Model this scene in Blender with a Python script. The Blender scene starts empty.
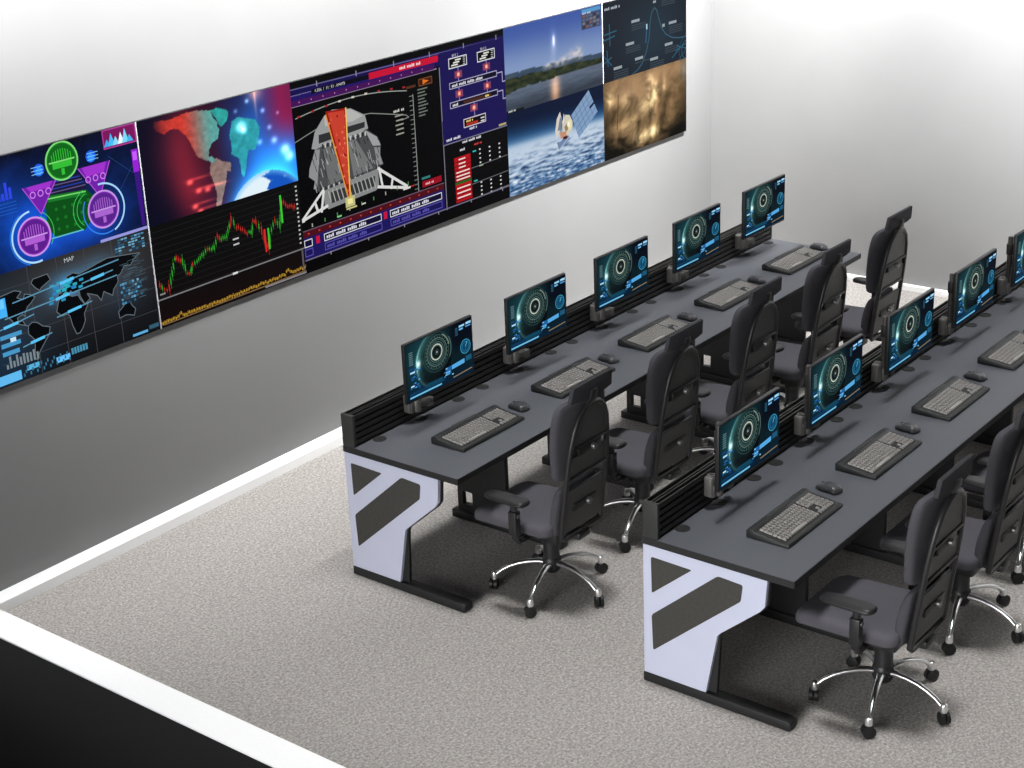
import bpy, bmesh, math, random
from mathutils import Vector, Matrix, noise
random.seed(7)
PI = math.pi
C = bpy.context.scene.collection

# ------------------------------------------------------------------ materials
def lin(c):
    return tuple((v/12.92 if v <= .04045 else ((v+.055)/1.055)**2.4) for v in (x/255 for x in c))

def mat(name, col, rough=.5, metal=0., spec=.5, nscale=60., namp=.06, bump=0., bscale=400., coat=0.):
    """principled material whose albedo varies a little with object-space noise"""
    m = bpy.data.materials.new(name); m.use_nodes = True
    nt = m.node_tree; n = nt.nodes; L = nt.links
    b = n['Principled BSDF']
    b.inputs['Roughness'].default_value = rough
    b.inputs['Metallic'].default_value = metal
    b.inputs['Specular IOR Level'].default_value = spec
    b.inputs['Coat Weight'].default_value = coat
    tc = n.new('ShaderNodeTexCoord')
    nz = n.new('ShaderNodeTexNoise'); nz.inputs['Scale'].default_value = nscale; nz.inputs['Detail'].default_value = 4
    L.new(tc.outputs['Object'], nz.inputs['Vector'])
    cr = n.new('ShaderNodeValToRGB')
    cr.color_ramp.elements[0].position = .3; cr.color_ramp.elements[1].position = .7
    cr.color_ramp.elements[0].color = tuple(v*(1-namp) for v in col)+(1,)
    cr.color_ramp.elements[1].color = tuple(min(1, v*(1+namp)) for v in col)+(1,)
    L.new(nz.outputs['Fac'], cr.inputs['Fac']); L.new(cr.outputs['Color'], b.inputs['Base Color'])
    if bump:
        n2 = n.new('ShaderNodeTexNoise'); n2.inputs['Scale'].default_value = bscale; n2.inputs['Detail'].default_value = 3
        L.new(tc.outputs['Object'], n2.inputs['Vector'])
        bp = n.new('ShaderNodeBump'); bp.inputs['Strength'].default_value = bump; bp.inputs['Distance'].default_value = .004
        L.new(n2.outputs['Fac'], bp.inputs['Height']); L.new(bp.outputs['Normal'], b.inputs['Normal'])
    return m

def carpet_mat():
    m = bpy.data.materials.new('carpet'); m.use_nodes = True
    nt = m.node_tree; n = nt.nodes; L = nt.links
    b = n['Principled BSDF']; b.inputs['Roughness'].default_value = 1; b.inputs['Specular IOR Level'].default_value = .05
    tc = n.new('ShaderNodeTexCoord')
    a = n.new('ShaderNodeTexNoise'); a.inputs['Scale'].default_value = 74; a.inputs['Detail'].default_value = 3; a.inputs['Roughness'].default_value = .75
    c = n.new('ShaderNodeTexVoronoi'); c.inputs['Scale'].default_value = 95
    d = n.new('ShaderNodeTexNoise'); d.inputs['Scale'].default_value = 1.3
    for t in (a, c, d): L.new(tc.outputs['Object'], t.inputs['Vector'])
    r = n.new('ShaderNodeValToRGB')
    e = r.color_ramp.elements
    e[0].position = .34; e[0].color = (.262, .247, .232, 1)
    e[1].position = .68; e[1].color = (.55, .52, .492, 1)
    k = e.new(.5); k.color = (.385, .363, .343, 1)
    L.new(a.outputs['Fac'], r.inputs['Fac'])
    r2 = n.new('ShaderNodeValToRGB')
    r2.color_ramp.elements[0].position = 0; r2.color_ramp.elements[0].color = (1.14, 1.14, 1.14, 1)
    r2.color_ramp.elements[1].position = .75; r2.color_ramp.elements[1].color = (.8, .8, .8, 1)
    L.new(c.outputs['Distance'], r2.inputs['Fac'])
    mx = n.new('ShaderNodeMix'); mx.data_type = 'RGBA'; mx.blend_type = 'MULTIPLY'; mx.inputs['Factor'].default_value = 1
    L.new(r.outputs['Color'], mx.inputs[6]); L.new(r2.outputs['Color'], mx.inputs[7])
    L.new(mx.outputs[2], b.inputs['Base Color'])
    bp = n.new('ShaderNodeBump'); bp.inputs['Strength'].default_value = .5; bp.inputs['Distance'].default_value = .006
    L.new(a.outputs['Fac'], bp.inputs['Height']); L.new(bp.outputs['Normal'], b.inputs['Normal'])
    return m

def screen_mat(name, strength=1.):
    """a lit display: emission from the picture stored in the mesh, over a dark panel"""
    m = bpy.data.materials.new(name); m.use_nodes = True
    nt = m.node_tree; n = nt.nodes; L = nt.links
    b = n['Principled BSDF']; b.inputs['Base Color'].default_value = (.0008, .0008, .0009, 1)
    b.inputs['Roughness'].default_value = .6; b.inputs['Specular IOR Level'].default_value = .01
    at = n.new('ShaderNodeVertexColor'); at.layer_name = 'picture'
    L.new(at.outputs['Color'], b.inputs['Emission Color']); b.inputs['Emission Strength'].default_value = strength
    return m

M = dict(
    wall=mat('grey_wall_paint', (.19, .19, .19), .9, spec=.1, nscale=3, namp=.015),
    wall2=mat('brightened_wall_paint', (.27, .27, .27), .9, spec=.1, nscale=3, namp=.015),  # same wall paint, its colour raised so the back wall looks better lit
    trim=mat('white_trim_paint', (.92, .92, .92), .6, spec=.2, namp=.01),
    ground=mat('dark_ground', (.012, .012, .012), .9, spec=.1, nscale=2),
    carpet=carpet_mat(),
    top=mat('worktop_laminate', (.084, .089, .102), .55, spec=.35, nscale=220, namp=.07),
    black=mat('black_powder_coat', (.016, .016, .017), .55, spec=.35, bump=.08, bscale=900),
    slat=mat('black_aluminium', (.017, .0165, .016), .5, spec=.35),
    cap=mat('charcoal_plastic', (.033, .034, .032), .6, spec=.3),
    lav=mat('lavender_white_lacquer', (.59, .615, .76), .35, spec=.4, nscale=8, namp=.015),
    inlay=mat('grey_felt_inlay', (.062, .061, .056), .9, spec=.15, bump=.1),
    grom=mat('grommet_plastic', (.018, .019, .018), .6, spec=.3),
    clampm=mat('grey_cast_metal', (.11, .106, .10), .5, metal=.2, spec=.4),
    pole=mat('dark_pole_metal', (.05, .046, .040), .5, metal=.2, spec=.4),
    bezel=mat('monitor_plastic', (.014, .014, .015), .45, spec=.35),
    kbody=mat('keyboard_plastic', (.013, .014, .014), .5, spec=.4),
    keys=mat('light_keys', (.30, .285, .27), .6, spec=.3, nscale=300, namp=.12),
    gap=mat('key_well', (.010, .010, .010), .7),
    mouse=mat('mouse_plastic', (.05, .05, .053), .35, spec=.5),
    mouse2=mat('mouse_buttons', (.085, .085, .09), .35, spec=.5),
    fabric=mat('charcoal_fabric', (.092, .089, .102), .95, spec=.15, nscale=500, namp=.18, bump=.2, bscale=900),
    fabric3=mat('shaded_back_fabric', (.074, .072, .082), .95, spec=.15, nscale=500, namp=.18, bump=.2, bscale=900),  # seat fabric again, shade of the upright backs put into its colour
    fabric2=mat('black_fabric', (.045, .044, .049), .95, spec=.15, nscale=500, namp=.18, bump=.2, bscale=900),
    plastic=mat('chair_plastic', (.017, .017, .018), .42, spec=.4),
    panelp=mat('chair_back_plastic', (.046, .046, .047), .5, spec=.4),
    chrome=mat('chrome', (.92, .92, .92), .28, metal=1, namp=.01),
    steel=mat('brushed_knob', (.16, .16, .165), .3, metal=.6),
    rubber=mat('caster_rubber', (.012, .012, .012), .5, spec=.35),
    seam=mat('display_edge', (.45, .45, .48), .5),
    dframe=mat('display_frame', (.012, .012, .014), .5),
    screen=screen_mat('wall_display_picture', 1.0),
    mscreen=screen_mat('monitor_picture', 1.0),
)

# ------------------------------------------------------------------ mesh builder
class MB:
    def __init__(s): s.bm = bmesh.new()
    def _add(s, t):
        me = bpy.data.meshes.new('tmp'); t.to_mesh(me); t.free(); s.bm.from_mesh(me); bpy.data.meshes.remove(me); return s
    def box(s, x0, x1, y0, y1, z0, z1, bev=0., seg=2):
        t = bmesh.new(); bmesh.ops.create_cube(t, size=1)
        for v in t.verts:
            v.co = Vector(((x0+x1)/2+v.co.x*(x1-x0), (y0+y1)/2+v.co.y*(y1-y0), (z0+z1)/2+v.co.z*(z1-z0)))
        if bev: bmesh.ops.bevel(t, geom=t.edges[:], offset=bev, segments=seg, affect='EDGES', profile=.5)
        return s._add(t)
    def prism(s, pts, axis, a0, a1, bev=0., seg=2):
        """pts in the plane normal to axis ('x': (y,z), 'y': (x,z), 'z': (x,y)) pushed from a0 to a1"""
        f = {'x': lambda p, a: (a, p[0], p[1]), 'y': lambda p, a: (p[0], a, p[1]), 'z': lambda p, a: (p[0], p[1], a)}[axis]
        t = bmesh.new()
        A = [t.verts.new(f(p, a0)) for p in pts]; B = [t.verts.new(f(p, a1)) for p in pts]
        k = len(pts)
        t.faces.new(A); t.faces.new(B[::-1])
        for i in range(k): t.faces.new((A[i], B[i], B[(i+1) % k], A[(i+1) % k]))
        bmesh.ops.recalc_face_normals(t, faces=t.faces[:])
        if bev: bmesh.ops.bevel(t, geom=t.edges[:], offset=bev, segments=seg, affect='EDGES', profile=.5)
        return s._add(t)
    def loft(s, rings, cap=True, closed=True):
        t = bmesh.new(); R = [[t.verts.new(p) for p in r] for r in rings]; k = len(R[0])
        for a, b in zip(R, R[1:]):
            for i in range(k if closed else k-1): t.faces.new((a[i], a[(i+1) % k], b[(i+1) % k], b[i]))
        if cap: t.faces.new(R[0][::-1]); t.faces.new(R[-1])
        bmesh.ops.recalc_face_normals(t, faces=t.faces[:])
        return s._add(t)
    def tube(s, pts, rad, n=10, cap=True, closed=False, flat=1., up=None):
        P = [Vector(p) for p in pts]; k = len(P)
        rad = rad if isinstance(rad, (list, tuple)) else [rad]*k
        rings = []; ref = Vector(up) if up else None
        for i in range(k):
            d = (P[(i+1) % k]-P[i-1]) if closed else (P[min(i+1, k-1)]-P[max(i-1, 0)])
            d.normalize()
            if ref is None: ref = Vector((0, 0, 1)) if abs(d.z) < .9 else Vector((0, 1, 0))
            a = d.cross(ref); a = a.normalized() if a.length > 1e-4 else d.orthogonal().normalized()
            b = a.cross(d).normalized()
            if not up: ref = b
            rings.append([P[i]+(a*math.cos(2*PI*j/n)+b*math.sin(2*PI*j/n)*flat)*rad[i] for j in range(n)])
        if closed: rings.append(rings[0]); cap = False
        return s.loft(rings, cap)
    def lathe(s, prof, c=(0, 0, 0), axis='z', n=20):
        c = Vector(c); rings = []
        for r, h in prof:
            r = max(r, 1e-4); ring = []
            for j in range(n):
                a = 2*PI*j/n; u, v = r*math.cos(a), r*math.sin(a)
                ring.append(c+Vector({'z': (u, v, h), 'x': (h, u, v), 'y': (v, h, u)}[axis]))
            rings.append(ring)
        return s.loft(rings)
    def pillow(s, out, prof, warp):
        """soft block: closed outline (a,b) inset by prof steps (inset, height); ends fill with shrinking rings"""
        cx = (max(p[0] for p in out)+min(p[0] for p in out))/2; cy = (max(p[1] for p in out)+min(p[1] for p in out))/2
        hx = max(p[0] for p in out)-cx; hy = max(p[1] for p in out)-cy
        def ring(i, h): return [warp(cx+(p[0]-cx)*(hx-i)/hx, cy+(p[1]-cy)*(hy-i)/hy, h) for p in out]
        def rs(f, i, h): return [warp(cx+(p[0]-cx)*(hx-i)/hx*f, cy+(p[1]-cy)*(hy-i)/hy*f, h) for p in out]
        i0, h0 = prof[0]; i1, h1 = prof[-1]
        rings = [rs(f, i0, h0) for f in (.02, .35, .7)]+[ring(i, h) for i, h in prof]+[rs(f, i1, h1) for f in (.75, .45, .2, .02)]
        return s.loft(rings)
    def build(s, name, m, parent=None, smooth=True):
        me = bpy.data.meshes.new(name); s.bm.to_mesh(me); s.bm.free()
        me.materials.append(M[m] if isinstance(m, str) else m)
        if smooth:
            me.shade_smooth(); me.set_sharp_from_angle(angle=math.radians(38))
        o = bpy.data.objects.new(name, me); C.objects.link(o)
        if parent: o.parent = parent
        return o

def rrect(w, h, r, cx=0, cy=0, n=6):
    P = []
    for sx, sy, a0 in ((1, 1, 0), (-1, 1, 90), (-1, -1, 180), (1, -1, 270)):
        for i in range(n+1):
            a = math.radians(a0+90*i/n)
            P.append((cx+sx*(w/2-r)+r*math.cos(a), cy+sy*(h/2-r)+r*math.sin(a)))
    return P
def roundpoly(pts, r, n=4):
    """round each corner of a polygon"""
    k = len(pts); P = []
    for i in range(k):
        a, b, c = Vector(pts[i-1]), Vector(pts[i]), Vector(pts[(i+1) % k])
        d1 = (a-b); d2 = (c-b); q = min(r, d1.length*.45, d2.length*.45)
        p1 = b+d1.normalized()*q; p2 = b+d2.normalized()*q
        for j in range(n+1):
            t = j/n; P.append(tuple(p1*(1-t)**2+b*2*t*(1-t)+p2*t*t))
    return P
def smooth_closed(pts, n=5):
    """Catmull-Rom through the points"""
    k = len(pts); P = []
    for i in range(k):
        p0, p1, p2, p3 = (Vector(pts[(i+j-1) % k]) for j in range(4))
        for j in range(n):
            t = j/n
            P.append(tuple(.5*((2*p1)+(p2-p0)*t+(2*p0-5*p1+4*p2-p3)*t*t+(3*p1-p0-3*p2+p3)*t**3)))
    return P

def empty(name, loc=(0, 0, 0), rz=0):
    o = bpy.data.objects.new(name, None); C.objects.link(o); o.location = loc; o.rotation_euler = (0, 0, rz)
    o.empty_display_size = .1
    return o
def tag(o, label=None, cat=None, group=None, kind=None):
    if label: o['label'] = label
    if cat: o['category'] = cat
    if group: o['group'] = group
    if kind: o['kind'] = kind
    return o
def copy_tree(o, parent=None):
    c = o.copy(); C.objects.link(c)
    if parent: c.parent = parent
    for ch in list(o.children): copy_tree(ch, c)
    return c

# ------------------------------------------------------------------ pictures on displays
class Art:
    """a lit picture: flat shapes with their own colours, drawn in (u,v) on a w x h display"""
    def __init__(s, w, h): s.w, s.h = w, h; s.v = []; s.f = []; s.c = []; s.box = []; s.k = 0
    def _p(s, u, v): return (u*s.w, -.00022*s.k, v*s.h)
    def grid(s, nx, ny, fn):
        b = len(s.v)
        for j in range(ny+1):
            for i in range(nx+1):
                u, v = i/nx, j/ny
                s.v.append((u*s.w, 0, v*s.h)); s.c.append(lin(tuple(min(255, max(0, q)) for q in fn(u, v))))
        for j in range(ny):
            for i in range(nx):
                a = b+j*(nx+1)+i; s.f.append((a, a+1, a+nx+2, a+nx+1))
    def _lay(s, pts):
        """each shape lies one ink layer above whatever it overlaps"""
        x0 = min(p[0] for p in pts); x1 = max(p[0] for p in pts); y0 = min(p[1] for p in pts); y1 = max(p[1] for p in pts)
        s.k = 1+max((q[4] for q in s.box if q[0] < x1 and q[1] > x0 and q[2] < y1 and q[3] > y0), default=0)
        s.box.append((x0, x1, y0, y1, s.k))
    def poly(s, pts, col, lay=True):
        pts = [(min(1, max(0, u)), min(1, max(0, v))) for u, v in pts]
        q = []
        for p in pts:
            if not q or (abs(p[0]-q[-1][0])+abs(p[1]-q[-1][1])) > 1e-5: q.append(p)
        if len(q) > 2 and abs(q[0][0]-q[-1][0])+abs(q[0][1]-q[-1][1]) < 1e-5: q.pop()
        if len(q) < 3: return
        if lay: s._lay(q)
        b = len(s.v); c = lin(col)
        for u, v in q: s.v.append(s._p(u, v)); s.c.append(c)
        s.f.append(tuple(range(b, len(s.v))))
    def rect(s, u0, v0, u1, v1, col): s.poly([(u0, v0), (u1, v0), (u1, v1), (u0, v1)], col)
    def line(s, pts, wd, col, closed=False):
        """wd in units of display height"""
        if closed: pts = list(pts)+[pts[0]]
        ar = s.w/s.h; s._lay(pts)
        for (a, b), (c, d) in zip(pts, pts[1:]):
            dx, dy = (c-a)*ar, d-b; l = math.hypot(dx, dy)
            if l < 1e-6: continue
            nx, ny = -dy/l*wd/2/ar, dx/l*wd/2
            ex, ey = dx/l*wd*.3/ar, dy/l*wd*.3
            s.poly([(a+nx-ex, b+ny-ey), (a-nx-ex, b-ny-ey), (c-nx+ex, d-ny+ey), (c+nx+ex, d+ny+ey)], col, False)
    def arc(s, u, v, r, a0=0, a1=360, n=40, ry=1.):
        ar = s.w/s.h
        return [(u+r/ar*math.cos(math.radians(a0+(a1-a0)*i/n)), v+r*ry*math.sin(math.radians(a0+(a1-a0)*i/n))) for i in range(n+1)]
    def ring(s, u, v, r, wd, col, a0=0, a1=360, n=40): s.line(s.arc(u, v, r, a0, a1, n), wd, col)
    def disc(s, u, v, r, col, n=28): s.poly(s.arc(u, v, r, 0, 360, n)[:-1], col)
    def frame(s, u0, v0, u1, v1, wd, col): s.line([(u0, v0), (u1, v0), (u1, v1), (u0, v1)], wd, col, True)
    def marks(s, u, v, size, n, col):
        """a caption too small to read in the photograph: a row of n letter-sized dabs"""
        w = size*.42*s.h/s.w
        for i in range(n):
            if i % 6 == 4: continue
            h = size*(.55, .72, .6, .68, .5)[(i*7) % 5]
            s.rect(u+w*1.35*i, v, u+w*1.35*i+w, v+h, col)
    def text(s, u, v, size, txt, col, squash=1.):
        cu = bpy.data.curves.new('t', 'FONT'); cu.body = txt; cu.size = size*s.h; cu.resolution_u = 1
        o = bpy.data.objects.new('t', cu); C.objects.link(o)
        me = o.to_mesh(); b = len(s.v); c = lin(col)
        s._lay([(u+p.co.x*squash/s.w, v+p.co.y/s.h) for p in me.vertices])
        for p in me.vertices: s.v.append((u*s.w+p.co.x*squash, -.00022*s.k, v*s.h+p.co.y)); s.c.append(c)
        for p in me.polygons: s.f.append(tuple(b+i for i in p.vertices))
        o.to_mesh_clear(); bpy.data.objects.remove(o); bpy.data.curves.remove(cu)
    def build(s, name, m, parent, loc):
        me = bpy.data.meshes.new(name); me.from_pydata(s.v, [], s.f); me.update()
        a = me.color_attributes.new('picture', 'FLOAT_COLOR', 'POINT')
        a.data.foreach_set('color', [x for c in s.c for x in (c[0], c[1], c[2], 1.)])
        me.materials.append(M[m])
        o = bpy.data.objects.new(name, me); C.objects.link(o); o.parent = parent; o.location = loc
        return o

def inside(pt, poly):
    x, y = pt; r = False; j = len(poly)-1
    for i in range(len(poly)):
        xi, yi = poly[i]; xj, yj = poly[j]
        if (yi > y) != (yj > y) and x < (xj-xi)*(y-yi)/(yj-yi)+xi: r = not r
        j = i
    return r
def mixc(a, b, t): t = min(1, max(0, t)); return tuple(p+(q-p)*t for p, q in zip(a, b))
def addc(a, b, k=1.): return tuple(p+q*k for p, q in zip(a, b))
def g2(u, v, cu, cv, su, sv): return math.exp(-((u-cu)/su)**2-((v-cv)/sv)**2)
def fb(x, y, z=0., o=4): return noise.fractal((x, y, z), 1., 2., o)
def sm(a, b, x): t = min(1, max(0, (x-a)/(b-a))); return t*t*(3-2*t)

LANDS = dict(
 na=[(-168, 66), (-156, 71), (-128, 70), (-95, 73), (-82, 68), (-92, 60), (-80, 54), (-76, 62), (-64, 58), (-56, 52), (-66, 44), (-74, 40), (-81, 31), (-81, 25), (-86, 30), (-97, 27), (-96, 19), (-88, 20), (-83, 10), (-78, 8), (-92, 14), (-105, 20), (-112, 30), (-124, 40), (-125, 49), (-135, 58), (-152, 59), (-165, 62)],
 sa=[(-78, 8), (-70, 12), (-60, 9), (-50, 0), (-35, -6), (-39, -18), (-48, -26), (-58, -36), (-65, -43), (-70, -54), (-75, -48), (-71, -30), (-70, -18), (-80, -6), (-80, 0)],
 af=[(-17, 15), (-10, 31), (-5, 36), (10, 37), (20, 32), (32, 31), (36, 22), (44, 11), (51, 11), (40, -4), (40, -16), (33, -27), (25, -34), (18, -34), (12, -18), (9, 0), (5, 5), (-8, 5)],
 gr=[(-55, 82), (-25, 83), (-20, 72), (-40, 64), (-45, 60), (-53, 67), (-60, 76)],
 eu=[(-9, 37), (-9, 43), (-1, 44), (-4, 48), (3, 51), (8, 54), (10, 58), (6, 60), (14, 68), (28, 71), (40, 66), (60, 69), (80, 73), (105, 77), (140, 73), (178, 68), (162, 60), (155, 52), (140, 54), (130, 43), (122, 40), (122, 30), (110, 20), (106, 10), (100, 14), (95, 17), (88, 22), (80, 8), (73, 19), (60, 25), (52, 28), (57, 18), (44, 12), (36, 28), (36, 36), (27, 37), (22, 37), (18, 42), (13, 38), (8, 44), (0, 40)],
 au=[(114, -22), (122, -18), (131, -12), (142, -11), (146, -19), (153, -27), (148, -38), (138, -34), (129, -32), (115, -34)],
)

def art_tricycle():          # violet and green dials on deep blue
    a = Art(W1, HH)
    ar = W1/HH
    def fn(u, v):
        c = mixc((4, 8, 30), (8, 44, 112), g2(u, v, .3, .35, .42, .5)+.3*g2(u, v, .9, .45, .2, .5))
        c = addc(c, (20, 70, 170), .7*g2(u, v, .365, .25, .13, .32)+.8*g2(u, v, .66, .2, .2, .22)+.35*g2(u, v, .1, .7, .2, .25))
        c = mixc(c, (6, 8, 22), .85*sm(.86, 1.02, v+.06*fb(u*5, v*5)))
        t = abs(fb(u*4+3, v*3)); return addc(c, (8, 20, 50), max(0, .25-t)*1.2)
    a.grid(90, 50, fn)
    for k in range(7): a.line([(.02+.13*k, 0), (.3+.13*k, 1)], .003, (16, 40, 86))
    # green body
    a.poly([(.448, .52), (.475, .565), (.67, .53), (.715, .44), (.70, .26), (.64, .165), (.48, .17), (.44, .28)], (9, 78, 22))
    a.poly([(.46, .50), (.48, .55), (.66, .52), (.68, .47)], (22, 120, 40))
    a.line([(.455, .175), (.63, .17)], .012, (96, 190, 200))
    a.line([(.465, .53), (.67, .505)], .012, (120, 215, 110))
    for i in range(5):
        for j in range(3): a.disc(.50+.045*i, .24+.09*j, .016, (24, 116, 34))
    for r in (.16, .2): a.ring(.69, .33, r, .007, (60, 200, 90), 110, 230); a.ring(.37, .26, r, .007, (60, 200, 90), -40, 60)
    # shoulders between dials
    a.poly([(.495, .68), (.645, .68), (.68, .52), (.47, .56)], (28, 22, 60))
    for k in range(4): a.line([(.49-.008*k, .665-.03*k), (.65+.008*k, .655-.03*k)], .009, (96, 90, 128) if k % 2 else (30, 66, 170))
    for q, (u0, v0) in enumerate(((.43, .66), (.735, .66))):
        s = 1 if q else -1
        a.poly([(u0-.09, .70+.02*s), (u0+.09, .70+.02*s), (u0+.012*s, .42)], (112, 32, 168))
        a.poly([(u0-.07, .70+.02*s), (u0+.07, .70+.02*s), (u0+.05, .63), (u0-.05, .63)], (160, 50, 205))
        for k in range(3): a.ring(u0-.042+.042*k, .6, .026, .009, (214, 130, 240))
        a.line([(u0-.09, .7+.02*s), (u0+.012*s, .42), (u0+.09, .7+.02*s)], .008, (188, 84, 226))
        a.disc(u0-.01*s, .80, .055, (28, 92, 225)); a.disc(u0-.01*s, .79, .036, (50, 150, 255))
        for k in range(3): a.line([(u0-.03, .77+.03*k), (u0+.03, .77+.03*k)], .006, (130, 200, 255))
    # dials
    def dial(u, v, r, c1, c2, c3, edge):
        a.disc(u, v, r, c1, 40); a.disc(u, v, r*.88, c2, 40)
        for k in range(-5, 6):
            x = k*.15*r; h = math.sqrt(max(0, (.72*r)**2-x*x)); a.line([(u+x/ar, v+.06*r), (u+x/ar, v+.06*r+h*.8)], .009, c3)
        a.rect(u-.62*r/ar, v-.36*r, u+.62*r/ar, v-.05*r, c3); a.rect(u-.1*r/ar, v-.74*r, u+.1*r/ar, v-.4*r, c3)
        a.line([(u-.8*r/ar, v), (u+.8*r/ar, v)], .013, edge)
        a.ring(u, v, r, .016, edge)
    dial(.565, .83, .168, (20, 122, 30), (14, 100, 26), (52, 190, 54), (128, 224, 118))
    dial(.365, .24, .168, (130, 34, 172), (92, 28, 140), (176, 92, 212), (206, 150, 234))
    dial(.755, .3, .168, (122, 40, 172), (88, 34, 140), (170, 100, 208), (200, 150, 232))
    a.ring(.365, .24, .23, .017, (176, 222, 255), 95, 280); a.ring(.365, .24, .25, .010, (40, 120, 220), 120, 250)
    a.ring(.755, .3, .235, .016, (170, 220, 255), -65, 95); a.ring(.755, .3, .225, .012, (50, 130, 236), 150, 290)
    # corner charts
    a.rect(.805, .83, .992, 1, (122, 22, 92)); a.frame(.805, .83, .992, .995, .012, (176, 60, 150))
    for x, h, c in ((.825, .06, (60, 170, 240)), (.85, .11, (70, 190, 250)), (.875, .075, (140, 220, 255)), (.905, .10, (240, 250, 255)), (.93, .125, (120, 220, 250)), (.955, .06, (70, 180, 240))):
        a.poly([(x-.02, .845), (x, .85+h), (x+.02, .845)], c)
    a.poly([(.953, .76), (.99, .76), (.985, .04), (.965, .04)], (58, 20, 128)); a.rect(.955, .55, .99, .76, (150, 34, 214))
    a.rect(.96, .66, .985, .74, (200, 90, 250))
    a.line([(.72, 0.012), (.995, .012)], .03, (150, 150, 220))
    a.line([(.86, .42), (.95, .62)], .004, (40, 70, 120)); a.line([(.82, .76), (.95, .55)], .004, (40, 70, 120))
    for k, h in enumerate((.08, .13, .06, .15, .1)): a.rect(.19+.02*k, .62, .204+.02*k, .62+h, (46, 70, 230))
    for k in range(4): a.line([(.12, .5+.03*k), (.3, .5+.03*k)], .007, (30, 90, 190))
    return a

def art_worldmap():
    a = Art(W1, HH)
    mp = lambda p: (.466+.0026*p[0], .43+.0054*p[1])
    def fn(u, v):
        c = mixc((14, 15, 18), (58, 56, 57), g2(u, v, .62, .78, .5, .45))
        c = addc(c, (10, 30, 48), .9*g2(u, v, .1, .3, .25, .6)+.5*g2(u, v, .8, .5, .15, .25))
        return addc(c, (30, 130, 200), .75*g2(u, v, .50, .70, .10, .13)+.3*g2(u, v, .68, .8, .1, .1))
    a.grid(80, 44, fn)
    for k in range(4): a.line([(.30+.157*k, 0), (.30+.157*k, 1)], .005, (70, 74, 80))
    for v in (.2, .42, .63, .86): a.line([(.1, v), (1, v)], .005, (62, 66, 72))
    for n_, P in LANDS.items():
        Q = [mp(p) for p in P]
        a.poly(Q, (5, 7, 10)); a.line(Q, .008, (98, 110, 118), True)
    random.seed(3)
    for i in range(26):
        u, v = .49+random.gauss(0, .045), .71+random.gauss(0, .05); a.rect(u-.012, v-.012, u+.012, v+.012, (40, 120+random.randint(0, 60), 190))
    for (u0, v0, u1, v1) in ((.15, .60, .78, .66), (.2, .72, .8, .80), (.05, .5, .3, .56), (.42, .46, .62, .5), (.58, .69, .76, .72), (.22, .3, .38, .34)):
        a.line([(u0, v0), (u1, v1)], .011, (92, 150, 180)); um, vm = (u0+u1)/2, (v0+v1)/2
        a.line([(um-.035, vm-.006), (um+.035, vm+.006)], .026, (92, 196, 246))
    a.text(.50, .925, .058, 'MAP', (186, 194, 198), 1.)
    # data panels
    for (u0, v0, u1, v1) in ((.79, .84, .97, .99), (.79, .36, .92, .58)):
        for i in range(9):
            for j in range(6):
                if random.random() < .75:
                    x = u0+(u1-u0)*i/9; y = v0+(v1-v0)*j/6
                    a.rect(x, y, x+(u1-u0)/11, y+(v1-v0)/10, random.choice([(40, 96, 130), (70, 140, 180), (110, 170, 200), (24, 60, 88)]))
    for i in range(60):
        x, y = .82+random.random()*.12, .36+random.random()*.45; a.line([(x-.02, y), (x+.02, y)], .004, (70, 92, 104))
    a.rect(.10, .62, .165, .79, (70, 178, 250)); a.rect(.10, .7, .155, .78, (110, 205, 255))
    a.rect(.0, .02, .19, .105, (96, 186, 240)); a.rect(.383, .042, .46, .096, (104, 192, 250))
    a.rect(.222, .075, .29, .122, (86, 176, 220))
    for i in range(22): x = .20+.012*i; a.rect(x, .03+.03*(i % 3), x+.008, .06+.03*(i % 3), (52, 110, 140))
    for i in range(10): a.rect(.12+.018*i, .15, .131+.018*i, .19+.07*abs(math.sin(i*1.7)), (120, 134, 142))
    for k in range(3): a.rect(.11, .27+.075*k, .20+.012*k, .31+.075*k, (70, 150, 200))
    a.rect(.16, .38, .19, .42, (200, 230, 245))
    for i in range(6): a.rect(.47+.016*i, .07, .482+.016*i, .13, (70, 140, 170))
    a.rect(.828, .02, .92, .045, (90, 170, 220)); a.rect(.93, .035, .99, .075, (50, 90, 110))
    return a

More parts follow.
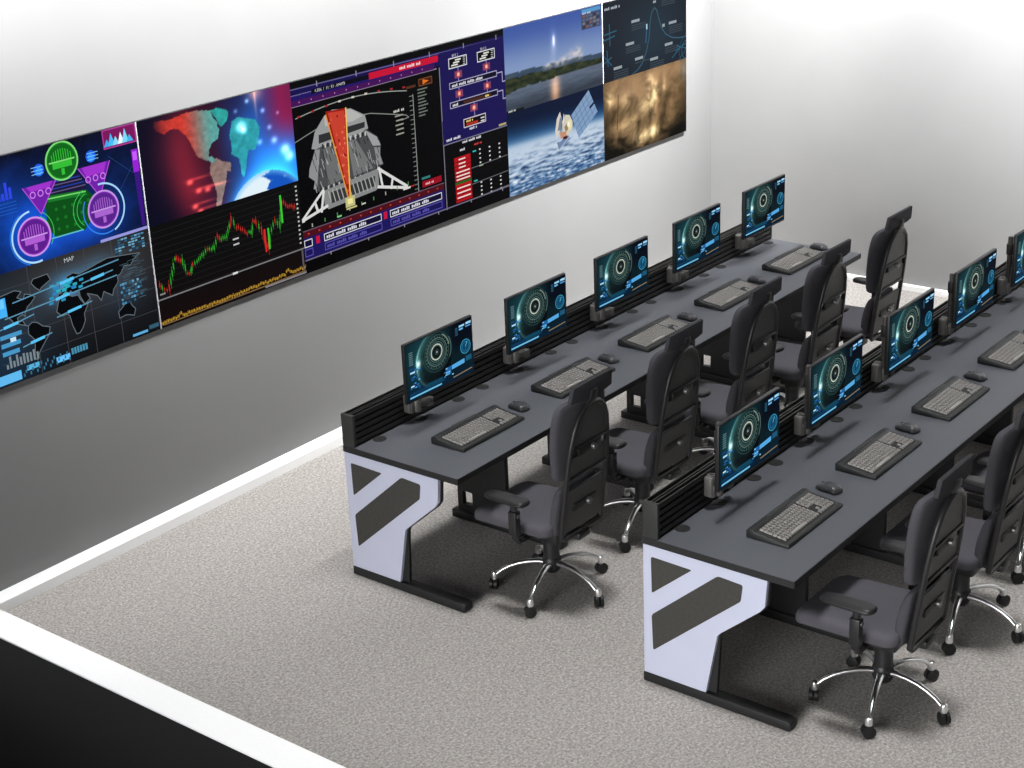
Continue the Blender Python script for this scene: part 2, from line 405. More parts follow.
def art_globe():             # red to blue night map with a globe rising at the corner
    a = Art(W2, HH)
    na = [(.113, .96), (.2, .94), (.309, .969), (.389, .957), (.458, .93), (.47, .86), (.50, .80), (.49, .77), (.503, .736), (.491, .651), (.446, .616), (.425, .56), (.417, .5), (.44, .49), (.455, .46), (.46, .44), (.432, .43), (.42, .46), (.40, .47), (.346, .534), (.311, .69), (.29, .76), (.243, .841), (.2, .85), (.163, .822), (.12, .86), (.10, .92)]
    sa = [(.43, .44), (.46, .469), (.50, .42), (.555, .38), (.55, .30), (.526, .313), (.51, .2), (.48, .07), (.46, -.02), (.43, -.02), (.445, .1), (.44, .2), (.415, .34), (.42, .40)]
    gr = [(.455, .925), (.50, .94), (.561, .9), (.575, .86), (.555, .79), (.52, .75), (.505, .78), (.49, .85)]
    af = [(.589, .772), (.63, .80), (.68, .77), (.747, .729), (.77, .64), (.757, .558), (.74, .49), (.727, .444), (.68, .452), (.665, .38), (.655, .3), (.635, .2), (.622, .214), (.618, .3), (.613, .402), (.567, .458), (.572, .56), (.565, .64)]
    def fn(u, v):
        c = mixc((6, 8, 30), (46, 14, 34), sm(.12, .3, u))
        c = mixc(c, (30, 26, 66), sm(.42, .6, u)); c = mixc(c, (32, 62, 130), sm(.6, .78, u))
        c = mixc(c, (150, 22, 70), sm(.72, .98, u)*sm(.25, .75, v)); c = mixc(c, (100, 30, 80), .6*sm(.9, 1, u)*sm(.5, .9, v))
        c = addc(c, (110, 24, 22), .7*g2(u, v, .22, .62, .13, .4)+.5*g2(u, v, .3, .22, .12, .25))
        c = addc(c, (16, 96, 160), .7*g2(u, v, .80, .22, .22, .3)+.45*g2(u, v, .66, .66, .14, .25)+.5*g2(u, v, .93, .25, .14, .25))
        for P in (na, sa, gr, af):
            if inside((u, v), P):
                if P is na or P is sa:
                    t = sm(.26, .47, u); k = mixc((232, 66, 52), (104, 188, 180), t if P is na else .55)
                elif P is gr: k = (52, 186, 176)
                else: k = (50, 176, 182)
                n_ = .92+.14*fb(u*30, v*18)
                c = mixc(c, tuple(q*n_ for q in k), .92 if u > .2 else .85*sm(.06, .2, u)); break
        c = addc(c, (255, 150, 70), .8*math.exp(-abs(u-.755)/.006)*sm(.65, 1.05, v)+.5*g2(u, v, .757, 1., .05, .08))
        for (x, y, s, k) in ((.645, .70, .03, 1), (.66, .66, .018, 1), (.93, .36, .03, 1), (.955, .28, .028, 1), (.70, .93, .012, .8), (.80, .80, .014, .7), (.86, .48, .02, .7), (.76, .5, .016, .6), (.835, .62, .014, .6), (.9, .74, .01, .5), (.62, .86, .012, .5)):
            c = addc(c, (150, 190, 220), k*g2(u, v, x, y, s, s*1.6))
        for (x, y) in ((.283, .306), (.333, .202), (.39, .19), (.30, .06), (.33, .0)):
            c = addc(c, (255, 90, 70), .9*g2(u, v, x, y, .018, .022)+.35*g2(u, v, x+.06, y+.02, .07, .012))
        # globe
        dx, dy = (u-.775)*1.97, v+.39
        d = math.hypot(dx, dy)
        if d < .59:
            e = sm(-.1, .1, .8*fb(u*9+2, v*9, 1.)+.2-4.5*(u-.775))
            c = mixc((20, 84, 190), (226, 242, 250), e); c = mixc(c, (120, 200, 255), sm(.52, .59, d)*.6)
        else: c = addc(c, (40, 170, 255), .6*math.exp(-(d-.59)/.08))
        return c
    a.grid(190, 96, fn)
    return a

def art_stocks():
    a = Art(W2, HH)
    a.grid(4, 4, lambda u, v: mixc((20, 8, 8), (9, 9, 10), sm(.2, .3, v)))
    for k in range(12): a.line([(0, .30+.058*k), (1, .30+.058*k)], .004, (34, 34, 34))
    a.line([(0, .277), (1, .281)], .014, (120, 120, 122)); a.rect(.49, .268, .525, .29, (215, 215, 215))
    K = [(.024, .43), (.05, .37), (.08, .36), (.108, .5), (.134, .62), (.145, .63), (.18, .574), (.204, .44), (.225, .44), (.24, .50), (.27, .53), (.316, .576), (.345, .62), (.37, .6), (.389, .62), (.417, .70), (.44, .65), (.477, .69), (.50, .76), (.518, .83), (.547, .735), (.6, .67), (.627, .637), (.645, .64), (.661, .73), (.68, .72), (.713, .62), (.735, .44), (.75, .42), (.78, .6), (.811, .67), (.841, .60), (.858, .76), (.87, .84), (.91, .78), (.947, .75), (.97, .71)]
    random.seed(5)
    for i in range(len(K)-1):
        (u0, v0), (u1, v1) = K[i], K[i+1]; m_ = max(2, int((u1-u0)/.011))
        for j in range(m_):
            t = j/m_; u = u0+(u1-u0)*t; v = v0+(v1-v0)*t+random.gauss(0, .006); h = abs(v1-v0)/m_*.35+.010
            up = v1 > v0 if random.random() < .8 else v1 < v0
            c = (44, 150, 40) if up else (176, 42, 34)
            a.rect(u-.0036, v-h, u+.0036, v+h, c); a.line([(u, v-h*2.2), (u, v+h*2.2)], .004, c)
    a.rect(.855, .62, .868, .91, (60, 200, 50)); a.rect(.727, .38, .738, .62, (214, 40, 34)); a.rect(.752, .40, .763, .62, (56, 190, 48))
    a.marks(.02, .32, .03, 4, (150, 150, 150))
    for (u, v) in ((.53, .62), (.53, .565)): a.rect(u-.015, v-.008, u+.025, v+.008, (190, 190, 190))
    P = [(.0, .045)]
    for i in range(120):
        u = i/119; v = .05+.035*u+random.random()*.022+(.05*max(0, 1-abs(u-.87)/.02))+(.035*max(0, 1-abs(u-.13)/.012))
        a.rect(u-.003, v-.03, u+.003, v, (150, 112, 34) if i % 2 else (186, 146, 50))
    a.line([(0.02, .026), (1, .04)], .012, (120, 96, 60)); a.rect(.7, .012, 1, .03, (130, 128, 134))
    for i in range(14): a.rect(.972, .34+.046*i, .984, .358+.046*i, (190, 196, 190))
    a.rect(.978, .05, .99, .27, (90, 84, 92))
    return a

def art_lander():
    a = Art(W3, H2)
    a.grid(2, 2, lambda u, v: (2, 2, 3))
    navy = (24, 17, 80)
    a.rect(0, .885, 1, .965, (20, 14, 74)); a.rect(.0, .905, .66, .93, (30, 18, 96)); a.rect(0, .875, .64, .905, (66, 14, 84))
    a.rect(.335, .912, .66, .947, (196, 16, 52)); a.poly([(.63, .945), (.665, .93), (.63, .912)], (196, 16, 52))
    a.line([(0, .962), (1, .952)], .006, (96, 92, 140)); a.line([(0, .93), (.33, .93)], .005, (130, 120, 170)); a.line([(0, .875), (.65, .875)], .006, (150, 136, 160))
    a.rect(.085, .917, .335, .94, (6, 5, 20)); a.text(.10, .921, .022, '0.556  /  11 : 51 : 004973', (226, 226, 230))
    a.marks(.475, .922, .022, 14, (240, 214, 214))
    for k in range(12): a.rect(.03+.05*k, .888, .034+.05*k, .895, (190, 120, 170))
    # right blue diagram
    a.rect(.666, .45, 1, .955, navy); a.poly([(.663, .575), (.663, .435), (1, .435), (1, .46)], (3, 3, 5)); a.rect(.664, .06, 1, .44, (4, 4, 5))
    a.line([(.664, .065), (.664, .875)], .007, (130, 126, 140)); a.line([(.664, .575), (1, .575-.13)], .001, navy)
    a.rect(.663, .438, 1, .575, navy)
    a.poly([(.664, .44), (1, .44), (1, .434), (.664, .434)], (120, 120, 140))
    W_ = (214, 214, 224)
    for (u0, v0, t) in ((.712, .855, 'BUS 1'), (.858, .85, 'BUS 2')):
        a.rect(u0, v0, u0+.09, v0+.054, (5, 5, 10)); a.frame(u0, v0, u0+.09, v0+.054, .006, W_)
        a.text(u0+.018, v0+.06, .022, t, W_)
        for k in range(3): a.rect(u0+.012+.01*k, v0+.01+.013*k, u0+.045+.008*k, v0+.018+.013*k, (226, 226, 214))
        for k in range(4): a.rect(u0+.072, v0+.006+.012*k, u0+.082, v0+.012+.012*k, (170, 170, 176))
    def node(u, v, c=(214, 70, 66)):
        a.rect(u-.019, v-.02, u+.019, v+.02, (120, 60, 100)); a.disc(u, v, .017, c); a.rect(u-.005, v-.009, u+.005, v+.009, (240, 190, 160))
    for (p, q) in (((.757, .855), (.757, .70)), ((.903, .85), (.903, .66)), ((.757, .69), (.757, .655)), ((.83, .65), (.83, .55))): a.line([p, q], .006, (150, 130, 190))
    for (u, v) in ((.757, .812), (.903, .812), (.757, .703), (.903, .702)): node(u, v)
    node(.828, .6, (222, 96, 84))
    def bar(u0, u1, v, txt):
        a.rect(u0, v-.016, u1, v+.016, (10, 8, 34)); a.frame(u0, v-.016, u1, v+.016, .005, (168, 164, 196)); a.marks(u0+.012, v-.009, .022, len(txt), W_)
    bar(.71, .955, .757, '16.2 | 120.4 | 99.2 | 0'); bar(.708, .955, .648, '05.1'); a.rect(.775, .638, .92, .654, (70, 36, 24)); a.marks(.89, .64, .02, 3, (240, 226, 120))
    a.line([(.955, .757), (.985, .757), (.985, .70), (1, .70)], .006, (170, 166, 200)); a.line([(.955, .65), (.985, .65), (.985, .60), (1, .60)], .006, (170, 166, 200))
    a.rect(.772, .502, .886, .548, (8, 6, 12)); a.frame(.772, .502, .886, .548, .006, (200, 190, 200)); a.rect(.785, .508, .845, .522, (176, 40, 30)); a.marks(.785, .528, .018, 6, (240, 210, 120))
    a.rect(.86, .508, .88, .515, W_); a.rect(.86, .525, .88, .532, W_); a.marks(.8, .48, .02, 6, W_)
    a.marks(.68, .452, .022, 10, W_); a.rect(.955, .445, .995, .458, (170, 160, 110))
    # lower right table
    a.marks(.76, .415, .02, 15, W_); a.marks(.82, .382, .018, 7, (206, 60, 60)); a.marks(.745, .375, .02, 5, W_)
    a.rect(.713, .082, .797, .345, (176, 14, 24)); a.rect(.714, .186, .797, .204, (40, 90, 30))
    for k, v in enumerate((.325, .3, .278, .252, .23, .21, .16, .132, .104)): a.rect(.735 if k < 3 else .72, v, .77 if k < 3 else .79, v+.008, (236, 214, 210)); a.line([(.713, v-.007), (.797, v-.007)], .004, (90, 6, 12))
    for k in range(4):
        for u, v in ((.848, .35), (.90, .345), (.953, .345)):
            a.rect(u-.004, v-.026*k-.004, u+.004, v-.026*k+.004, (224, 224, 224)); a.rect(u-.004, v-.2-.024*k, u+.004, v-.192-.024*k, (224, 224, 224))
    for v in (.258, .163, .075): a.line([(.80, v-.003), (.995, v+.004)], .004, (110, 110, 116))
    a.rect(.81, .345, .828, .353, (60, 190, 190)); a.rect(.81, .17, .828, .178, (60, 190, 190)); a.rect(.84, .25, .862, .258, (150, 170, 150))
    # scales and curves
    grey = (150, 156, 150)
    a.line([(.012+.49*t/30, .80+.055*math.sin(PI*(.08+.8*t/30))-.02*(t/30)) for t in range(31)], .005, grey)
    a.line([(.0, .695), (.06, .72), (.14, .75), (.24, .745), (.33, .735), (.42, .70), (.49, .672), (.505, .655), (.47, .65)], .005, (128, 134, 128))
    for k in range(9): a.rect(.02+.058*k, .805+.035*math.sin(PI*(.08+.8*k/8)), .032+.058*k, .815+.035*math.sin(PI*(.08+.8*k/8)), (160, 40, 40) if k not in (3, 4, 5) else (210, 200, 190))
    a.line([(.53, .77), (.53, .10)], .005, grey)
    for k in range(26): a.line([(.513, .765-.026*k), (.53, .765-.026*k)], .004, (120, 126, 120))
    for k in range(5): a.rect(.44+.004*(k % 2), .575+.025*k, .478, .583+.025*k, (150, 150, 140))
    a.marks(.435, .70, .022, 7, (200, 200, 196))
    for k in range(9): a.rect(.553, .64+.018*k, .585+.004*((k*3) % 5), .647+.018*k, (110, 116, 110))
    a.rect(.562, .806, .625, .842, (58, 24, 10)); a.frame(.562, .806, .625, .842, .005, (120, 70, 40)); a.poly([(.58, .81), (.61, .824), (.58, .838)], (226, 110, 30)); a.rect(.50, .808, .545, .822, (80, 46, 30))
    # lander body
    def bodypoly(p, c): a.poly(p, c)
    bodypoly([(.066, .64), (.085, .72), (.13, .79), (.165, .81), (.245, .79), (.305, .735), (.315, .66), (.28, .64), (.10, .62)], (150, 152, 152))
    bodypoly([(.098, .655), (.30, .67), (.302, .70), (.10, .70)], (44, 46, 48))
    bodypoly([(.13, .785), (.165, .805), (.245, .785), (.295, .735), (.25, .72), (.13, .735)], (178, 178, 176))
    bodypoly([(.052, .54), (.082, .63), (.135, .645), (.27, .635), (.305, .66), (.355, .60), (.367, .555), (.36, .50), (.372, .445), (.33, .43), (.085, .405), (.06, .43), (.07, .47), (.045, .50)], (72, 74, 76))
    bodypoly([(.115, .62), (.145, .63), (.20, .44), (.125, .42)], (106, 108, 108)); bodypoly([(.22, .62), (.255, .625), (.325, .44), (.235, .43)], (112, 114, 114))
    bodypoly([(.05, .54), (.08, .63), (.10, .625), (.075, .43), (.06, .43), (.068, .47), (.045, .5)], (140, 142, 142)); bodypoly([(.30, .655), (.352, .6), (.365, .55), (.33, .56)], (156, 156, 156)); bodypoly([(.335, .55), (.362, .54), (.36, .50), (.37, .445), (.345, .45)], (136, 136, 138))
    random.seed(11)
    for k in range(70):
        u, v = random.uniform(.065, .35), random.uniform(.43, .63); a.line([(u, v), (u+.006, v-random.uniform(.02, .05))], .004, random.choice([(30, 30, 32), (170, 170, 168), (18, 18, 18)]))
    for k in range(24): a.rect(.085+.0118*k, .40, .091+.0118*k, .425, (182, 182, 180) if k % 2 else (40, 40, 40))
    for k in range(18): a.rect(.11+.011*k, .625, .116+.011*k, .648, (190, 190, 188) if k % 2 else (36, 36, 36))
    # descent stage and legs
    bodypoly([(.10, .405), (.345, .43), (.345, .33), (.33, .315), (.115, .30), (.10, .33)], (132, 134, 134)); bodypoly([(.13, .385), (.33, .395), (.325, .34), (.13, .325)], (52, 54, 54))
    for k in range(12): a.line([(.12+.018*k, .395), (.13+.018*k, .33)], .007, (168, 168, 166))
    LG = (214, 214, 212)
    for p in ([(.10, .41), (.003, .29)], [(.112, .32), (.003, .285)], [(.10, .40), (.085, .30)], [(.06, .36), (.07, .305)], [(.345, .43), (.475, .28)], [(.34, .33), (.475, .272)], [(.35, .43), (.36, .33)], [(.41, .355), (.40, .30)]): a.line(p, .016, LG)
    a.rect(-.0, .275, .012, .295, LG); a.rect(.455, .263, .49, .275, LG); a.rect(.49, .268, .51, .274, (200, 50, 40))
    # plume wedge
    a.poly([(.135, .81), (.222, .80), (.217, .33), (.2, .33)], (150, 26, 16)); a.poly([(.145, .80), (.215, .79), (.212, .4), (.2, .4)], (196, 62, 44))
    for k in range(40):
        t = random.random(); v = .8-.46*t; w = .04*(1-t)+.006; u = .178+.028*t+random.uniform(-w, w); a.rect(u-.003, v-.006, u+.003, v+.006, random.choice([(230, 120, 90), (120, 16, 12), (214, 90, 60)]))
    a.line([(.135, .79), (.203, .33)], .008, (222, 150, 60)); a.line([(.222, .80), (.212, .33)], .009, (236, 196, 84))
    a.rect(.19, .275, .232, .33, (190, 186, 130)); a.rect(.2, .29, .222, .318, (236, 226, 150)); a.rect(.193, .262, .24, .27, (206, 200, 130))
    for k in range(9): a.rect(.04+.055*k, .235+.006*k, .044+.055*k, .255+.006*k, (80, 140, 80) if k % 3 else (170, 170, 160))
    a.rect(.15, .238, .17, .247, (120, 200, 130)); a.rect(.262, .262, .28, .27, (200, 200, 190))
    # bottom strips
    a.rect(0, .19, .655, .225, (74, 12, 24)); a.rect(.0, .07, .655, .19, (27, 21, 90)); a.line([(0, .225), (.655, .225)], .006, (120, 100, 120)); a.line([(0, .07), (1, .072)], .007, (110, 104, 130))
    for k in range(14): a.rect(.02+.046*k, .203, .027+.046*k, .211, (196, 60, 50))
    for u0, u1 in ((.0, .035), (.085, .345), (.385, .64)):
        for v, c, b in ((.158, W_, (14, 10, 46)), (.108, (86, 80, 170), (24, 18, 84))):
            a.rect(u0, v-.018, u1, v+.018, b); a.frame(u0+.003, v-.018, u1, v+.018, .005, c)
            if u1-u0 > .1: a.marks(u0+.012, v-.009, .026, 21, c)
    for u in (.06, .365): a.rect(u-.008, .14, u+.008, .18, (196, 20, 60))
    a.rect(.55, .24, .645, .275, (150, 12, 34)); a.marks(.565, .25, .018, 7, (240, 190, 190)); a.rect(.548, .285, .59, .298, (50, 120, 120))
    for k in range(6): a.line([(.11+.17*k, .058), (.11+.17*k, .072)], .006, (150, 146, 160)); a.line([(.11+.17*k, .95), (.11+.17*k, .975)], .006, (150, 146, 160))
    return a

def art_launch():            # lift-off over a wet shore
    a = Art(W5, HH)
    def fn(u, v):
        hz = .47-.06*u+.015*fb(u*6, 2.)
        if v > hz:
            t = sm(hz, 1., v); c = mixc((128, 150, 190), (62, 88, 160), t)
            c = addc(c, (250, 240, 220), .9*g2(u, v, .488, .71, .009, .05)+.18*g2(u, v, .488, .70, .025, .10))
            c = addc(c, (60, 50, 40), .25*g2(u, v, .48, .55, .03, .3))
        else:
            sh = .26+.02*u+.03*fb(u*3, 5.)-.10*max(0, .35-u)
            if v > hz-.06: c = mixc((52, 70, 96), (66, 80, 92), fb(u*9, v*30)+.5)
            elif v > sh: c = mixc((26, 36, 26), (58, 64, 40), fb(u*14, v*20)+.5)
            else:
                c = mixc((50, 58, 70), (92, 104, 122), sm(0, .26, v)+.25*fb(u*6, v*30))
                c = addc(c, (190, 120, 66), .85*g2(u, v, .49, .12, .045, .2))
        for (x, y, s, q) in ((.42, .42, .05, .035), (.47, .44, .05, .03), (.53, .42, .05, .04), (.59, .45, .05, .05), (.65, .47, .05, .05), (.7, .49, .05, .06), (.74, .49, .045, .07), (.76, .46, .035, .05)):
            c = mixc(c, (214, 204, 200), .75*g2(u, v, x, y, s*.8, q)*(.7+.8*fb(u*25, v*20)))
        return c
    a.grid(130, 68, fn)
    a.rect(.78, .74, .985, .93, (64, 72, 96))
    random.seed(4)
    for i in range(5):
        for j in range(4): a.rect(.79+.038*i, .755+.043*j, .82+.038*i, .785+.043*j, random.choice([(86, 96, 122), (50, 52, 66), (112, 112, 120), (120, 84, 84)]))
    a.rect(.785, .94, .985, .985, (84, 150, 196)); a.marks(.79, .925, .035, 9, (190, 200, 220))
    a.rect(.0, .0, .17, .03, (20, 22, 26)); a.marks(.02, .01, .035, 7, (200, 204, 200))
    return a

def art_satellite():
    a = Art(W5, HH)
    def fn(u, v):
        hz = .60-.05*(u-.4)
        c = mixc((52, 108, 160), (7, 22, 50), sm(hz-.06, hz+.30, v)**.8)
        if v < hz+.02:
            t = sm(hz+.02, hz-.06, v); g = mixc((190, 206, 224), (70, 112, 160), sm(hz-.1, -.1, v)*1.1)
            k = fb(u*9, v*20/(.35+v*.5), 3., 5)*sm(.62, .2, v)+.55*fb(u*26, v*34, 1., 3)*sm(.35, .1, v)
            g = mixc(g, (30, 56, 96), -k*1.5) if k < 0 else mixc(g, (224, 232, 240), k*1.3)
            c = mixc(c, g, t)
        return mixc(c, (170, 190, 212), .55*math.exp(-((v-hz+.03)/.07)**2))
    a.grid(150, 76, fn)
    P = [(.839, .985), (.932, .677), (.722, .42), (.648, .74)]
    a.poly(P, (128, 156, 190))
    for t in (.2, .4, .6, .8): a.line([tuple(P[0][i]+(P[1][i]-P[0][i])*t for i in (0, 1)), tuple(P[3][i]+(P[2][i]-P[3][i])*t for i in (0, 1))], .009, (88, 116, 156)); a.line([tuple(P[0][i]+(P[3][i]-P[0][i])*t for i in (0, 1)), tuple(P[1][i]+(P[2][i]-P[1][i])*t for i in (0, 1))], .009, (92, 120, 158))
    a.poly([(.85, .74), (.905, .80), (.90, .83), (.84, .77)], (16, 30, 66))
    a.poly([(.489, .46), (.51, .353), (.63, .46), (.60, .53), (.53, .46)], (112, 132, 166)); a.line([(.51, .36), (.62, .48)], .012, (176, 190, 210))
    a.poly([(.475, .6), (.495, .75), (.53, .83), (.545, .74), (.52, .58), (.49, .5)], (214, 206, 196)); a.poly([(.50, .6), (.53, .77), (.55, .72), (.535, .6)], (120, 128, 142))
    a.poly([(.55, .70), (.585, .77), (.63, .75), (.66, .66), (.655, .56), (.61, .50), (.55, .54)], (206, 200, 184)); a.poly([(.60, .68), (.64, .70), (.655, .6), (.62, .56)], (232, 220, 170)); a.poly([(.57, .62), (.6, .66), (.61, .58), (.585, .55)], (150, 130, 96))
    a.poly([(.52, .58), (.59, .56), (.59, .49), (.53, .49)], (196, 142, 110)); a.rect(.555, .47, .60, .505, (70, 28, 24)); a.line([(.57, .78), (.56, .68)], .012, (240, 240, 236)); a.disc(.615, .64, .03, (244, 240, 226))
    return a

def art_trajectory():
    a = Art(W6, HH)
    a.grid(40, 22, lambda u, v: mixc((26, 31, 40), (34, 50, 62), g2(u, v, .6, .45, .4, .5)))
    K = [(.33, .0), (.40, .04), (.462, .12), (.51, .26), (.54, .42), (.555, .62), (.575, .73), (.606, .78), (.635, .74), (.655, .64), (.69, .50), (.74, .40), (.82, .33), (.9, .30), (1, .29)]
    a.line(K, .018, (56, 88, 108)); a.line([(.50, .36), (.512, .55)], .02, (50, 100, 136)); a.rect(.505, .53, .52, .60, (170, 210, 224))
    T = (150, 160, 166)
    for (u, v, n_) in ((.333, .66, 3), (.265, .39, 3), (.122, .13, 4), (.55, .105, 3), (.73, .24, 3), (.78, .51, 4), (.69, .90, 4), (.37, .17, 1)):
        a.rect(u, v, u+.095, v+.035, T)
        for k in range(n_): a.rect(u, v-.04-.028*k, u+.17, v-.028-.028*k, (60, 70, 79))
    a.rect(.59, .84, .625, .87, T); a.rect(.70, .5, .73, .54, T); a.marks(.03, .90, .05, 12, (170, 180, 190))
    TL = (42, 92, 116)
    for p in ([(.08, .72), (.085, .45)], [(.0, .60), (.16, .62)], [(.0, .53), (.14, .56)], [(.05, .4), (.06, .2)], [(.0, .24), (.1, .3)], [(.0, .36), (.1, .2)], [(.9, .0), (1, .12)], [(.86, .14), (1, .2)], [(.88, .2), (1, .13)], [(.82, .06), (.96, .2)]): a.line(p, .016, TL)
    a.ring(1., .12, .12, .012, TL, 90, 270); a.ring(1., .12, .18, .008, TL, 90, 250)
    return a

def art_cloud():             # amber billowing cloud lit from within
    a = Art(W6, HH)
    def fn(u, v):
        w = fb(u*3+4, v*2.4, 2., 4); n_ = fb(u*9+w*.6, v*6+w*.6, 7., 6)
        c = mixc((58, 46, 28), (150, 118, 82), .5+.7*n_+.25*v)
        c = mixc(c, (178, 142, 106), .7*g2(u, v, .32, .83, .3, .2)); c = mixc(c, (190, 150, 110), .6*g2(u, v, .7, .9, .25, .15))
        for (x, y, s, q, k) in ((.56, .60, .05, .16, 1.2), (.46, .55, .06, .1, .8), (.62, .70, .03, .1, .8), (.54, .86, .05, .08, .8), (.07, .76, .05, .08, .9), (.27, .66, .07, .12, .5), (.47, .15, .12, .09, 1.), (.6, .17, .05, .07, .7), (.3, .38, .14, .1, .4), (.72, .72, .02, .12, .4)):
            c = addc(c, (160, 150, 116), k*g2(u, v, x, y, s, q)*(.75+.8*n_))
        c = mixc(c, (16, 14, 8), .9*sm(.2, -.1, v-.12*math.sin(u*9)+.12*n_)*sm(.9, .2, abs(u-.5)*.9)+.6*sm(.28, .02, u+.2*v)+.7*sm(.72, 1., u-.25*v+.1*n_))
        return mixc(c, (150, 146, 140), .6*g2(u, v, .97, .86, .05, .14))
    a.grid(130, 68, fn)
    a.line([(.15, .35), (.17, .80)], .016, (86, 60, 30)); return a

def art_monitor():           # teal gauge interface
    a = Art(MW, MH)
    ar = MW/MH
    def fn(u, v):
        c = mixc((9, 24, 31), (26, 68, 76), g2(u, v, .28, .62, .3, .55)+.25*g2(u, v, .95, .5, .2, .5))
        c = mixc(c, (7, 10, 22), .8*sm(.6, .75, u)*sm(.35, .75, v)); c = mixc(c, (8, 34, 60), .6*sm(.3, .0, v))
        dx, dy = (u-.41)*ar, v-.55; d = math.hypot(dx*1.0, dy*.92)
        if d < .44:
            c = mixc((10, 26, 28), (34, 62, 62), .5+.5*fb(u*9, v*7)); c = mixc(c, (54, 100, 98), sm(.30, .43, d)*sm(.1, -.35, dx))
            c = mixc(c, (8, 12, 16), .75*sm(-.05, .3, dx)*sm(.2, .4, d)+.7*sm(.0, -.35, dy))
        e = abs(d-.44)
        c = addc(c, (104, 140, 138), math.exp(-(e/.015)**2)*sm(.05, -.3, dx)*(.35+.5*math.exp(-((v-.62)/.22)**2)))
        return addc(c, (200, 224, 220), .95*g2(u, v, .178, .585, .022, .05)+.22*g2(u, v, .18, .6, .05, .12))
    a.grid(72, 44, fn)
    for r, w, c in ((.135, .020, (196, 204, 190)), (.115, .008, (90, 110, 104)), (.175, .010, (92, 120, 114)), (.215, .018, (58, 84, 82)), (.245, .007, (120, 150, 142)), (.30, .008, (60, 92, 90)), (.345, .012, (44, 70, 70))):
        a.ring(.45, .655, r, w, c)
    for k in range(26): th = 2*PI*k/26; a.line([(.45+.26*math.cos(th)/ar, .655+.26*math.sin(th)), (.45+.29*math.cos(th)/ar, .655+.29*math.sin(th))], .012, (72, 96, 92))
    a.disc(.45, .655, .1, (14, 18, 20)); a.disc(.45, .655, .022, (130, 150, 150)); a.ring(.45, .655, .05, .007, (70, 84, 84))
    a.ring(.45, .655, .31, .02, (120, 138, 128), 10, 60); a.ring(.45, .655, .36, .014, (90, 110, 104), -30, 30)
    a.disc(.885, .52, .125, (16, 66, 98)); a.ring(.885, .52, .125, .014, (58, 150, 186)); a.ring(.885, .52, .085, .008, (44, 122, 160)); a.line([(.885, .52), (.91, .6)], .012, (110, 200, 230)); a.line([(.885, .43), (.885, .61)], .005, (44, 122, 160))
    B = (112, 186, 240); random.seed(8)
    a.poly([(.66, .215), (.86, .235), (.86, .315), (.66, .29)], (86, 168, 226)); a.rect(.57, .19, .65, .29, (34, 100, 160)); a.rect(.58, .15, .63, .22, (60, 150, 210)); a.rect(.88, .25, .97, .34, (30, 84, 116))
    for k in range(12): x = .54+.01*random.randint(0, 14); y = .12+.012*random.randint(0, 12); a.rect(x, y, x+.025, y+.02, random.choice([(60, 140, 200), (30, 90, 150), (140, 200, 230)]))
    a.rect(.03, .035, .50, .065, (110, 186, 226)); a.rect(.03, .085, .55, .13, (14, 56, 92)); a.rect(.28, .09, .52, .17, (16, 66, 90))
    for k in range(7): a.rect(.045, .62+.035*k, .10, .640+.035*k, (84, 116, 120))
    for k in range(34):
        x = .04+.024*random.randint(0, 6); y = .16+.038*random.randint(0, 10); a.rect(x, y, x+.02+.02*random.random(), y+.022, random.choice([(40, 110, 180), (20, 70, 130), (90, 170, 230), (24, 90, 150)]))
    a.rect(.05, .47, .12, .5, (170, 220, 245)); a.rect(.05, .23, .10, .255, (190, 230, 250))
    a.rect(.80, .90, .885, .935, (150, 206, 240)); a.rect(.80, .85, .86, .88, B); a.rect(.905, .905, .985, .945, (160, 214, 244)); a.rect(.90, .86, .98, .885, (80, 150, 210))
    for k in range(5): a.rect(.74, .78+.03*k, .78, .795+.03*k, (44, 96, 120))
    a.line([(.68, .06), (.97, .085)], .016, (150, 128, 92))
    return a

# ------------------------------------------------------------------ the room
WALLY, FARX, NEARX = 1.33, 5.75, -1.357
def struct(name, mb, m): o = mb.build(name, m, smooth=False); o['kind'] = 'structure'; return o
struct('floor', MB().box(NEARX-.05, FARX, -8, WALLY, -.12, 0), 'carpet')
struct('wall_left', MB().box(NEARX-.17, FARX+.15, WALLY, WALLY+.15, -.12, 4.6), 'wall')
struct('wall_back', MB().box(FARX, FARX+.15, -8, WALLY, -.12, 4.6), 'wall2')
struct('baseboard_left', MB().box(NEARX, FARX, WALLY-.11, WALLY, 0, .06, .002), 'trim')
struct('baseboard_back', MB().box(FARX-.045, FARX, -8, WALLY-.11, 0, .042, .002), 'trim')
struct('trim_1', MB().box(NEARX-.17, NEARX, -8, WALLY, -.12, .06, .002), 'trim')
struct('ground', MB().box(-9, NEARX-.17, -9, WALLY+.15, -.1, .052), 'ground')

# ------------------------------------------------------------------ video wall
SX = [-.022, 1.103, 3.074, 4.204, 5.322]; VB, VM, VT = 1.130, 1.6998, 2.2697
W1 = 1.12; W2 = SX[1]-SX[0]; W3 = SX[2]-SX[1]; W5 = SX[3]-SX[2]; W6 = SX[4]-SX[3]; HH = VM-VB; H2 = VT-VB
MW, MH = .541, .323
FY = 1.30
def display(x0, w, z0, h, art, label, edges=()):
    t = empty('wall_display', (x0, FY, z0))
    g = .003
    MB().box(g/2, w-g/2, .001, WALLY-FY, g/2, h-g/2, .002).build('housing', 'dframe', t, False)
    art.build('screen', 'screen', t, (0, -.001, 0))
    if edges:
        e = MB()
        if 'l' in edges: e.box(0, .010, -.008, .001, 0, h)
        if 'r' in edges: e.box(w-.004, w+.002, -.006, .001, 0, h)
        e.build('edge_trim', 'seam', t, False)['label'] = 'pale grey edge strip'
    return tag(t, label, 'screen', 'displays of the video wall')
